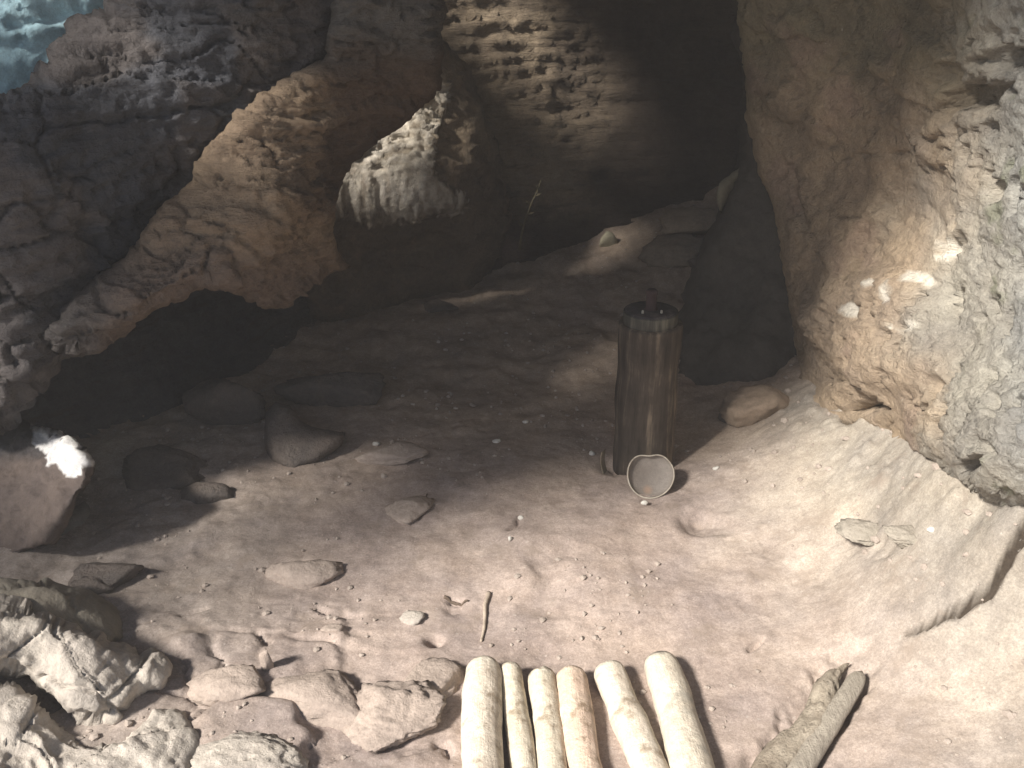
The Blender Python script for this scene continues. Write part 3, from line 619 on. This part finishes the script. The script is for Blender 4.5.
# loose grit and crumbs: nobody could count them
V1, F1 = ICO[1]; F1 = np.array(F1); GV = []; GF = []; cnt = 0
def grit(x, y, r, k):
    global cnt
    z = gz_cache[k]; P = V1 * (1 + .35 * (rs.rand(len(V1), 1) - .5)) * r * (.7 + .6 * rs.rand(3)) * np.array([1, 1, .7])
    GV.append(P + np.array([x, y, z + r * .2])); GF.append(F1 + cnt); cnt += len(V1)
gx_ = []; 
for k in range(9000):
    y = 1.3 + 3.4 * rs.rand() ** 1.3; x = -1.7 + 3.5 * rs.rand(); gx_.append((x, y))
gx_ = np.array(gx_); gq = np.hstack([gx_, np.zeros((len(gx_), 1))]); dens = fbm(gq, 2.4, 3, 91) + .12 * sm(-.3, -1, gx_[:, 0]) + .10 * sm(.6, 1.1, gx_[:, 0]) + .08 * sm(2.4, 3, gx_[:, 1])
dens = dens + .4 * np.exp(-(line_dist(gx_, gline([(520, 648), (575, 652), (600, 660)]))[0] / .04) ** 2) + .35 * np.exp(-(line_dist(gx_, FOOT)[0] / .1) ** 2)
keep = dens > .03; gx_ = gx_[keep]; gz_cache = g_full(gx_[:, 0], gx_[:, 1])
for k, (x, y) in enumerate(gx_): grit(x, y,   .0014 + (.009 + .010 * math.exp(-(float(line_dist(np.array([[x, y]]), FOOT)[0][0]) / .1) ** 2)) * rs.rand() ** 6, k)
tag(mesh_obj('gravel', np.vstack(GV), np.vstack(GF), material('grit', (.42, .36, .31), (.30, .25, .21), scale=25, bump=.2), smooth=False), 'fine grit and crumbs scattered over the dirt floor', 'gravel', kind='stuff')

# ------------------------------------------------------------------ wooden poles
def tube(path, radii, seg=28, cap=True, seed=0, amp=0.0, fr=8, squash=1.0):
    path = np.array(path, float); V = []; n = len(path)
    T = np.gradient(path, axis=0); T /= np.linalg.norm(T, axis=1, keepdims=True)
    for i in range(n):
        up = np.array([0, 0, 1.]) if abs(T[i][2]) < .9 else np.array([0, 1., 0]); a = np.cross(T[i], up); a /= np.linalg.norm(a); b = np.cross(a, T[i])
        for k in range(seg):
            th = 2 * math.pi * k / seg; V.append(path[i] + radii[i] * (math.cos(th) * a + squash * math.sin(th) * b))
    V.append(path[0]); V.append(path[-1]); V = np.array(V); F = []
    for i in range(n - 1):
        for k in range(seg):
            k2 = (k + 1) % seg; F.append([i * seg + k, i * seg + k2, (i + 1) * seg + k2, (i + 1) * seg + k])
    for k in range(seg): F.append([n * seg, (k + 1) % seg, k]); F.append([n * seg + 1, (n - 1) * seg + k, (n - 1) * seg + (k + 1) % seg])
    if amp:
        axisp = np.vstack([np.repeat(path, seg, 0), path[:1], path[-1:]]); d = V - axisp; V = axisp + d * (1 + fbm(V + seed, fr, 4, seed)[:, None] * amp)
    return V, F
def fillet(mesh_name, *a, **k): return mesh_obj(mesh_name, *a, **k)
def wood_material(name, col, col2, spot, spot_amt):
    return material(name, col, col2, scale=9, bump=.6, bump_scale=34, rough=.8, grain=.45, dark=spot, dark_amt=spot_amt, speck=.8, speck_col=tuple(v * .45 for v in col))
WM = [wood_material('pale_wood', (.74, .68, .56), (.60, .51, .41), (.26, .20, .14), .75), wood_material('cream_wood', (.72, .66, .54), (.58, .50, .38), (.25, .19, .13), .75),
      wood_material('orange_wood', (.72, .60, .47), (.64, .47, .36), (.24, .17, .11), .8)]
POLES = [((484, 666), (485, 775), 34, 43, 0, 'leftmost wooden pole, thick and the closest to straight up, with a rounded tip'),
         ((512, 668), (522, 775), 23, 27, 1, 'thinnest of the six pale poles, second from the left'),
         ((539, 674), (553, 775), 27, 29, 1, 'slim pale pole with a frayed tip, third from the left'),
         ((570, 674), (589, 775), 30, 34, 2, 'orange-tinted wooden pole, fourth from the left'),
         ((610, 669), (650, 775), 31, 34, 0, 'slanting pale pole with a knot on its side, fifth from the left'),
         ((658, 661), (693, 775), 34, 42, 0, 'rightmost slanting pale pole with grey scuffs and a dark smudge on its tip')]
for k, (a, b, wa, wb, mi, lb) in enumerate(POLES):
    ra = wa / 2 * 2.25 / FPX; rb = wb / 2 * 1.95 / FPX
    A = at_z(a[0], a[1], ra * .45); B = at_z(b[0], b[1], rb * .55)
    dirv = (B - A); L_ = np.linalg.norm(dirv); dirv /= L_; tot = 1.15 + .12 * rnd.random()
    n = 70; path = []; rad = []
    side = np.array([dirv[1], -dirv[0], 0])
    for i in range(n):
        t = tot * (i / (n - 1)) ** 1.15; e = t / .020; ed = (tot - t) / .02
        r = ra + (rb - ra) * t / L_ if t < L_ * 1.6 else ra + (rb - ra) * 1.6
        r *= max(0.0, 1 - (1 - min(1, e)) ** 3) ** .45 * .999 + .001
        r *= math.sqrt(max(0.0, 1 - (1 - min(1, ed)) ** 2)) * .999 + .001
        kn = .10 * math.exp(-((t - .16) / .03) ** 2) if k == 4 else 0
        path.append(A + dirv * t + side * (.006 * math.sin(t * 8 + k * 2))); rad.append(r * (1 + kn))
    rad = [r_ * (1 + .10 * math.sin(i * .23 + k * 3) * math.sin(i * .11 + k) * .6) for i, r_ in enumerate(rad)]; V, F = tube(path, rad, 40, seed=k * 7 + 3, amp=.15, fr=17)
    ax_ = (V - A) @ dirv; rad_ = V - A - ax_[:, None] * dirv; un = rad_ / (np.linalg.norm(rad_, axis=1, keepdims=True) + 1e-6)
    gq_ = un * 2.2 + (ax_ * 2.2)[:, None] * dirv; V = V + un * ((-np.clip(fbm(gq_, 2.6, 4, k + 300, .6, True) - .30, 0, 1) * .012 + fbm(gq_, 5, 3, k + 310) * .0025) * sm(0, .03, ax_))[:, None]
    endm = sm(.035, 0, np.linalg.norm(V - A, axis=1)); V = V + (fbm(V, 45, 3, k + 40) * .022 * endm)[:, None] * dirv
    if k == 2:
        tipm = sm(.06, 0, np.linalg.norm(V - A, axis=1)); V[:, 2] += fbm(V, 90, 2, 5) * .02 * tipm; V[:, 1] += fbm(V, 70, 2, 6) * .02 * tipm
    m = WM[mi]
    if k == 5: m = material('scuffed_wood', (.72, .66, .54), (.57, .50, .40), scale=8, grain=.45, bump=.6, bump_scale=40, rough=.75, dark=(.33, .30, .25), dark_amt=.7, speck=.5, speck_col=(.3, .26, .2), stain=[(.0, .0, .03, .03, (.22, .19, .16), .6)])
    tag(mesh_obj('wooden_pole', V, F, m, loc=A.copy()), lb, 'wooden pole', 'pale wooden poles lying side by side')

# half-buried split log at the lower right
a, b = ghit(861, 676), ghit(790, 790); dv = b - a; dv /= np.linalg.norm(dv)
n = 50; path = [a + dv * (.62 * i / (n - 1)) + np.array([0, 0, .014]) for i in range(n)]; rad = [.021 * (math.sqrt(max(0, 1 - (1 - min(1, i / 5)) ** 2)) * .97 + .03) * (1 + .25 * i / n) for i in range(n)]
V, F = tube(path, rad, 30, seed=71, amp=.3, fr=14, squash=.75)
dz = V[:, 2] - (a[2] + .014); V[:, 2] -= np.clip(dz, 0, 1) * .45; la = (V - a) @ dv; V += np.array([0, 0, 1.]) * (fbm(np.stack([V[:, 0] * 60, V[:, 1] * 60, la * 0], -1) + la[:, None] * 4 * dv, 1, 3, 88) * .008)[:, None]
lg = tag(mesh_obj('split_log', V, F, material('grey_weathered_wood', (.40, .355, .29), (.25, .22, .18), scale=7, grain=.8, bump=.7, bump_scale=45, dark=(.2, .17, .14), dark_amt=.5), loc=a.copy()), 'weathered log half buried in the dirt at the lower right', 'log')
sd = np.array([dv[1], -dv[0], 0]); sd = sd if sd[0] < 0 else -sd
path = [a + dv * (-.03 + .66 * i / (n - 1)) + sd * (.038 + .012 * math.sin(i * .3)) for i in range(n)]; rad = [.030 * (math.sin(min(1, (i + .5) / 14) * math.pi / 2)) * (1 + .5 * i / n) for i in range(n)]
V, F = tube([p - np.array([0, 0, .012]) for p in path], rad, 40, seed=73, amp=.5, fr=16); V = V - 0
V[:, 2] += (fbm(V, 30, 4, 74, .6, True)) * .03
bk = mesh_obj('bark', V - a, F, material('crumbly_bark', (.38, .33, .26), (.26, .215, .165), scale=10, bump=1, bump_scale=40, pits=.6), lg)
bk['label'] = 'crumbling rough bark along the log'

# twigs
def twig(pts, r, label, mat, name='twig', lift=.004, cat='twig'):
    P = np.array([ghit(*p) for p in pts]); q = []
    for i in range(len(P) - 1):
        for k in range(8): q.append(P[i] + (P[i + 1] - P[i]) * k / 8)
    q.append(P[-1]); q = np.array(q); q[:, 2] = g_full(q[:, 0], q[:, 1]) + lift; V, F = tube(q, [r * (1 - .5 * i / len(q)) for i in range(len(q))], 10, seed=int(pts[0][0]), amp=.5, fr=40)
    return tag(mesh_obj(name, V, F, mat, loc=q[0].copy()), label, cat)
tw = material('twig_wood', (.50, .42, .33), (.3, .24, .19), scale=14, bump=.6)
dk = material('dark_twig_wood', (.16, .12, .09), scale=14, bump=.6)
twig([(489, 592), (485, 604), (485, 616), (484, 628), (481, 640)], .006, 'short light knobbly twig lying just above the tip of the leftmost pole', tw)
twig([(444, 596), (456, 598), (468, 600)], .005, 'short dark twig in a small dent, left of the knobbly twig', dk)
twig([(396, 506), (412, 514), (420, 508), (427, 492)], .004, 'dark hooked twig on the floor below the flat light stone', dk)

# ------------------------------------------------------------------ metal cylinder
CX, CY = .424, 2.615; CZ = gz(CX, CY) - .02
root = bpy.data.objects.new('metal_cylinder', None); COL.objects.link(root); root.location = (CX, CY, CZ); root.rotation_euler = (0, math.radians(-.6), 0); root.scale = (1, 1, .955)
tag(root, 'tall dark rusty cylinder on the dirt floor, with grey collar and rod on top', 'cylinder')
def lathe(prof, seg=96):
    V = []; F = []; n = len(prof)
    for r, z in prof:
        for k in range(seg): V.append((r * math.cos(2 * math.pi * k / seg), r * math.sin(2 * math.pi * k / seg), z))
    for i in range(n - 1):
        for k in range(seg): k2 = (k + 1) % seg; F.append([i * seg + k, i * seg + k2, (i + 1) * seg + k2, (i + 1) * seg + k])
    if prof[0][0] > 1e-4: F.append([k for k in range(seg)][::-1])
    if prof[-1][0] > 1e-4: F.append([(n - 1) * seg + k for k in range(seg)])
    return np.array(V, float), F
def streaky(name, c1, c2, c3, rough=.65, metallic=.0):
    m = bpy.data.materials.new(name); m.use_nodes = True; N = m.node_tree.nodes; L = m.node_tree.links; b = N['Principled BSDF']; b.inputs['Specular IOR Level'].default_value = .2; rough = max(rough, .85)
    tc = N.new('ShaderNodeTexCoord'); mp = N.new('ShaderNodeMapping'); mp.inputs['Scale'].default_value = (1, 1, .09); L.new(tc.outputs['Object'], mp.inputs['Vector'])
    n1 = N.new('ShaderNodeTexNoise'); n1.inputs['Scale'].default_value = 34; n1.inputs['Detail'].default_value = 8; n1.inputs['Roughness'].default_value = .7; L.new(mp.outputs[0], n1.inputs['Vector'])
    n2 = N.new('ShaderNodeTexNoise'); n2.inputs['Scale'].default_value = 9; n2.inputs['Detail'].default_value = 7; L.new(tc.outputs['Object'], n2.inputs['Vector'])
    r = N.new('ShaderNodeValToRGB'); r.color_ramp.elements[0].position = .34; r.color_ramp.elements[0].color = (*c1, 1); r.color_ramp.elements[1].position = .72; r.color_ramp.elements[1].color = (*c3, 1)
    e = r.color_ramp.elements.new(.52); e.color = (*c2, 1); ad = N.new('ShaderNodeMath'); ad.operation = 'ADD'; mu = N.new('ShaderNodeMath'); mu.operation = 'MULTIPLY_ADD'; mu.inputs[1].default_value = .5; mu.inputs[2].default_value = -.25
    L.new(n2.outputs['Fac'], mu.inputs[0]); L.new(n1.outputs['Fac'], ad.inputs[0]); L.new(mu.outputs[0], ad.inputs[1]); L.new(ad.outputs[0], r.inputs['Fac']); L.new(r.outputs['Color'], b.inputs['Base Color'])
    b.inputs['Roughness'].default_value = rough; b.inputs['Metallic'].default_value = metallic
    bp = N.new('ShaderNodeBump'); bp.inputs['Strength'].default_value = .5; bp.inputs['Distance'].default_value = .004; L.new(ad.outputs[0], bp.inputs['Height']); L.new(bp.outputs[0], b.inputs['Normal'])
    return m
rusty = streaky('rusty_brown_metal', (.026, .020, .016), (.060, .047, .037), (.19, .15, .11))
prof = [(.0955, 0)] + [(.0955 + .0015 * math.sin(z * 30), z) for z in np.linspace(.01, .52, 60)] + [(.0965, .525), (.094, .532), (.078, .534)]
V, F = lathe(prof); V[:, :2] *= (1 + fbm(V * np.array([1, 1, .6]), 7, 4, 201)[:, None] * .09 + fbm(V * np.array([1, 1, .15]), 60, 3, 203)[:, None] * .012)
mesh_obj('body', V, F, rusty, root)
V, F = lathe([(.0775, .528), (.0815, .530), (.0825, .536), (.0825, .566), (.0815, .571), (.077, .571), (.076, .566)]); V[:, :2] *= (1 + fbm(V, 25, 3, 205)[:, None] * .03)
mesh_obj('collar', V, F, streaky('grey_collar_metal', (.03, .029, .025), (.06, .056, .047), (.15, .14, .11), .6), root)
ld, F = lathe([(.0775, .550), (.0775, .5735), (.070, .576), (.0, .577)]); ld[:, 2] += fbm(ld, 30, 3, 206) * .003
mesh_obj('lid', ld, F, streaky('dark_lid_metal', (.02, .019, .022), (.045, .04, .045), (.10, .085, .08), .55), root)
V, F = lathe([(.022, .566), (.022, .576), (.0165, .579), (.016, .625), (.0175, .627), (.0175, .636), (.013, .641), (0, .641)], 32)
mesh_obj('rod', V, F, streaky('dark_rod_metal', (.02, .013, .015), (.04, .024, .026), (.08, .05, .04), .5), root)
lug = material('light_lug', (.42, .40, .34), scale=20)
for dx in (-.030, .026):
    V, F = lathe([(.0035, .564), (.0035, .584), (.002, .586), (0, .586)], 16); V[:, 0] += dx; V[:, 1] -= .036
    mesh_obj('lug', V, F, lug, root)

# ------------------------------------------------------------------ bowl leaning on the cylinder's foot
seg, rg = 72, 18; RB = .070; prof = []
def bowl_r(th):  # dented top edge
    d = math.atan2(math.sin(th - math.pi / 2 - .12), math.cos(th - math.pi / 2 - .12)); return RB * (1 - .17 * math.exp(-(d / .42) ** 2) + .015 * math.sin(3 * th + 1))
V = []; F = []
for layer, off in ((0, 0.0), (1, .0028)):
    for i in range(rg + 1):
        t = i / rg
        for k in range(seg):
            th = 2 * math.pi * k / seg; r = bowl_r(th) * math.sin(t * math.pi / 2) ** .8 ; z = -.030 * math.cos(t * math.pi / 2) ** .9 - off * (1 - t * .2)
            V.append((r * math.cos(th) * (1 + off / RB), r * math.sin(th) * (1 + off / RB), z))
m_ = (rg + 1) * seg
for layer in (0, 1):
    for i in range(rg):
        for k in range(seg):
            k2 = (k + 1) % seg; q = [layer * m_ + i * seg + k, layer * m_ + i * seg + k2, layer * m_ + (i + 1) * seg + k2, layer * m_ + (i + 1) * seg + k]; F.append(q if layer == 0 else q[::-1])
for k in range(seg): k2 = (k + 1) % seg; F.append([rg * seg + k, rg * seg + k2, m_ + rg * seg + k2, m_ + rg * seg + k])
V = np.array(V); bw = at_z(650.5, 475, gz(.41, 2.40) + .066)
bowl = mesh_obj('bowl', V, F, material('grey_bowl_metal', (.27, .24, .21), (.16, .135, .115), scale=9, bump=.3, bump_scale=40, rough=.6, stain=[(-.005, -.045, -.02, .018, (.25, .17, .12), .8)]))
bowl.location = bw; bowl.rotation_euler = (math.radians(62), 0, math.radians(-6))
tag(bowl, 'small grey bowl with a pale dented rim leaning against the foot of the dark cylinder', 'bowl')
path = [(bowl_r(2 * math.pi * k / 96) * math.cos(2 * math.pi * k / 96), bowl_r(2 * math.pi * k / 96) * math.sin(2 * math.pi * k / 96), 0) for k in range(97)]
V, F = tube(path, [.0021] * 97, 10, amp=.2, fr=60)
mesh_obj('rim', V, F[:-20], material('pale_rim', (.50, .46, .38), (.28, .24, .19), scale=18, bump=.3), bowl)
# curved shard standing left of the cylinder
V = []; F = []; n = 14
for o_ in (0, 1):
    for i in range(n):
        for k in range(6):
            th = -.9 + 1.8 * i / (n - 1); r = .05 - .004 * o_; V.append(((k / 5 - .5) * .03, r * math.cos(th) * .35, r * math.sin(th)))
for i in range(n - 1):
    for k in range(5):
        q = [i * 6 + k, i * 6 + k + 1, (i + 1) * 6 + k + 1, (i + 1) * 6 + k]; F.append(q); F.append([v + n * 6 for v in q[::-1]])
for i in range(n - 1):
    for k in (0, 5): q = [i * 6 + k, (i + 1) * 6 + k, (i + 1) * 6 + k + n * 6, i * 6 + k + n * 6]; F.append(q if k == 0 else q[::-1])
for i in (0, n - 1):
    for k in range(5): q = [i * 6 + k, i * 6 + k + 1, i * 6 + k + 1 + n * 6, i * 6 + k + n * 6]; F.append(q[::-1] if i == 0 else q)
g = ghit(607, 472); V = np.array(V); V += fbm(V, 40, 2, 3)[:, None] * .004
sh = mesh_obj('curved_shard', V, F, material('shard', (.30, .25, .18), scale=14), loc=np.zeros(3)); sh.location = g + np.array([0, .0, .036]); sh.rotation_euler = (math.radians(-10), math.radians(6), math.radians(62))
tag(sh, 'small curved brown shard standing in the dirt left of the dark cylinder', 'shard')

# dry stem against the back wall
P = at_y(np.array([519, 522, 527, 533, 538, 541]), np.array([250, 232, 215, 200, 190, 180]), np.array([4.22, 4.2, 4.19, 4.18, 4.18, 4.17])); q = []
for i in range(len(P) - 1):
    for k in range(6): q.append(P[i] + (P[i + 1] - P[i]) * k / 6)
q.append(P[-1]); ym = material('dry_stem', (.14, .12, .07), (.10, .08, .05), scale=14)
V, F = tube(q, [.006 * (1 - .6 * i / len(q)) for i in range(len(q))], 10, seed=5, amp=.5, fr=20)
st = tag(mesh_obj('dry_stem', V, F, ym, loc=q[0].copy()), 'dim yellowish dry stem standing against the dark back wall', 'plant')
for k in range(5):
    c = q[8 + k * 4] - q[0]; a_ = rs.rand() * 6; d = np.array([math.cos(a_), -.3, .35 + rs.rand() * .5]); d /= np.linalg.norm(d); s2 = np.cross(d, [0, 1, 0]); s2 /= np.linalg.norm(s2)
    Vl = np.array([c, c + d * .02 + s2 * .007, c + d * .04, c + d * .02 - s2 * .007, c + d * .03 + np.array([0, -.006, 0])]); mesh_obj('leaf', Vl, [[0, 1, 4], [1, 2, 4], [2, 3, 4], [3, 0, 4], [0, 3, 2, 1]], ym, st, smooth=False)

# ------------------------------------------------------------------ haze volume added as a lens veil to lift the shadows
hz = bpy.data.materials.new('veil_haze'); hz.use_nodes = True; N = hz.node_tree.nodes; N.clear()
ou = N.new('ShaderNodeOutputMaterial'); pv = N.new('ShaderNodeVolumePrincipled'); pv.inputs['Color'].default_value = (.92, .88, .85, 1); pv.inputs['Density'].default_value = HAZE; pv.inputs['Anisotropy'].default_value = .2
hz.node_tree.links.new(pv.outputs[0], ou.inputs['Volume'])
bm = bmesh.new(); bmesh.ops.create_cube(bm, size=1); me = bpy.data.meshes.new('haze'); bm.to_mesh(me); bm.free(); me.materials.append(hz)
ho = bpy.data.objects.new('haze', me); COL.objects.link(ho); ho.location = (0, 0, 1.25); ho.scale = (170, 170, 7.5); tag(ho, 'thin haze added as a veil over the cave', 'haze', kind='stuff')
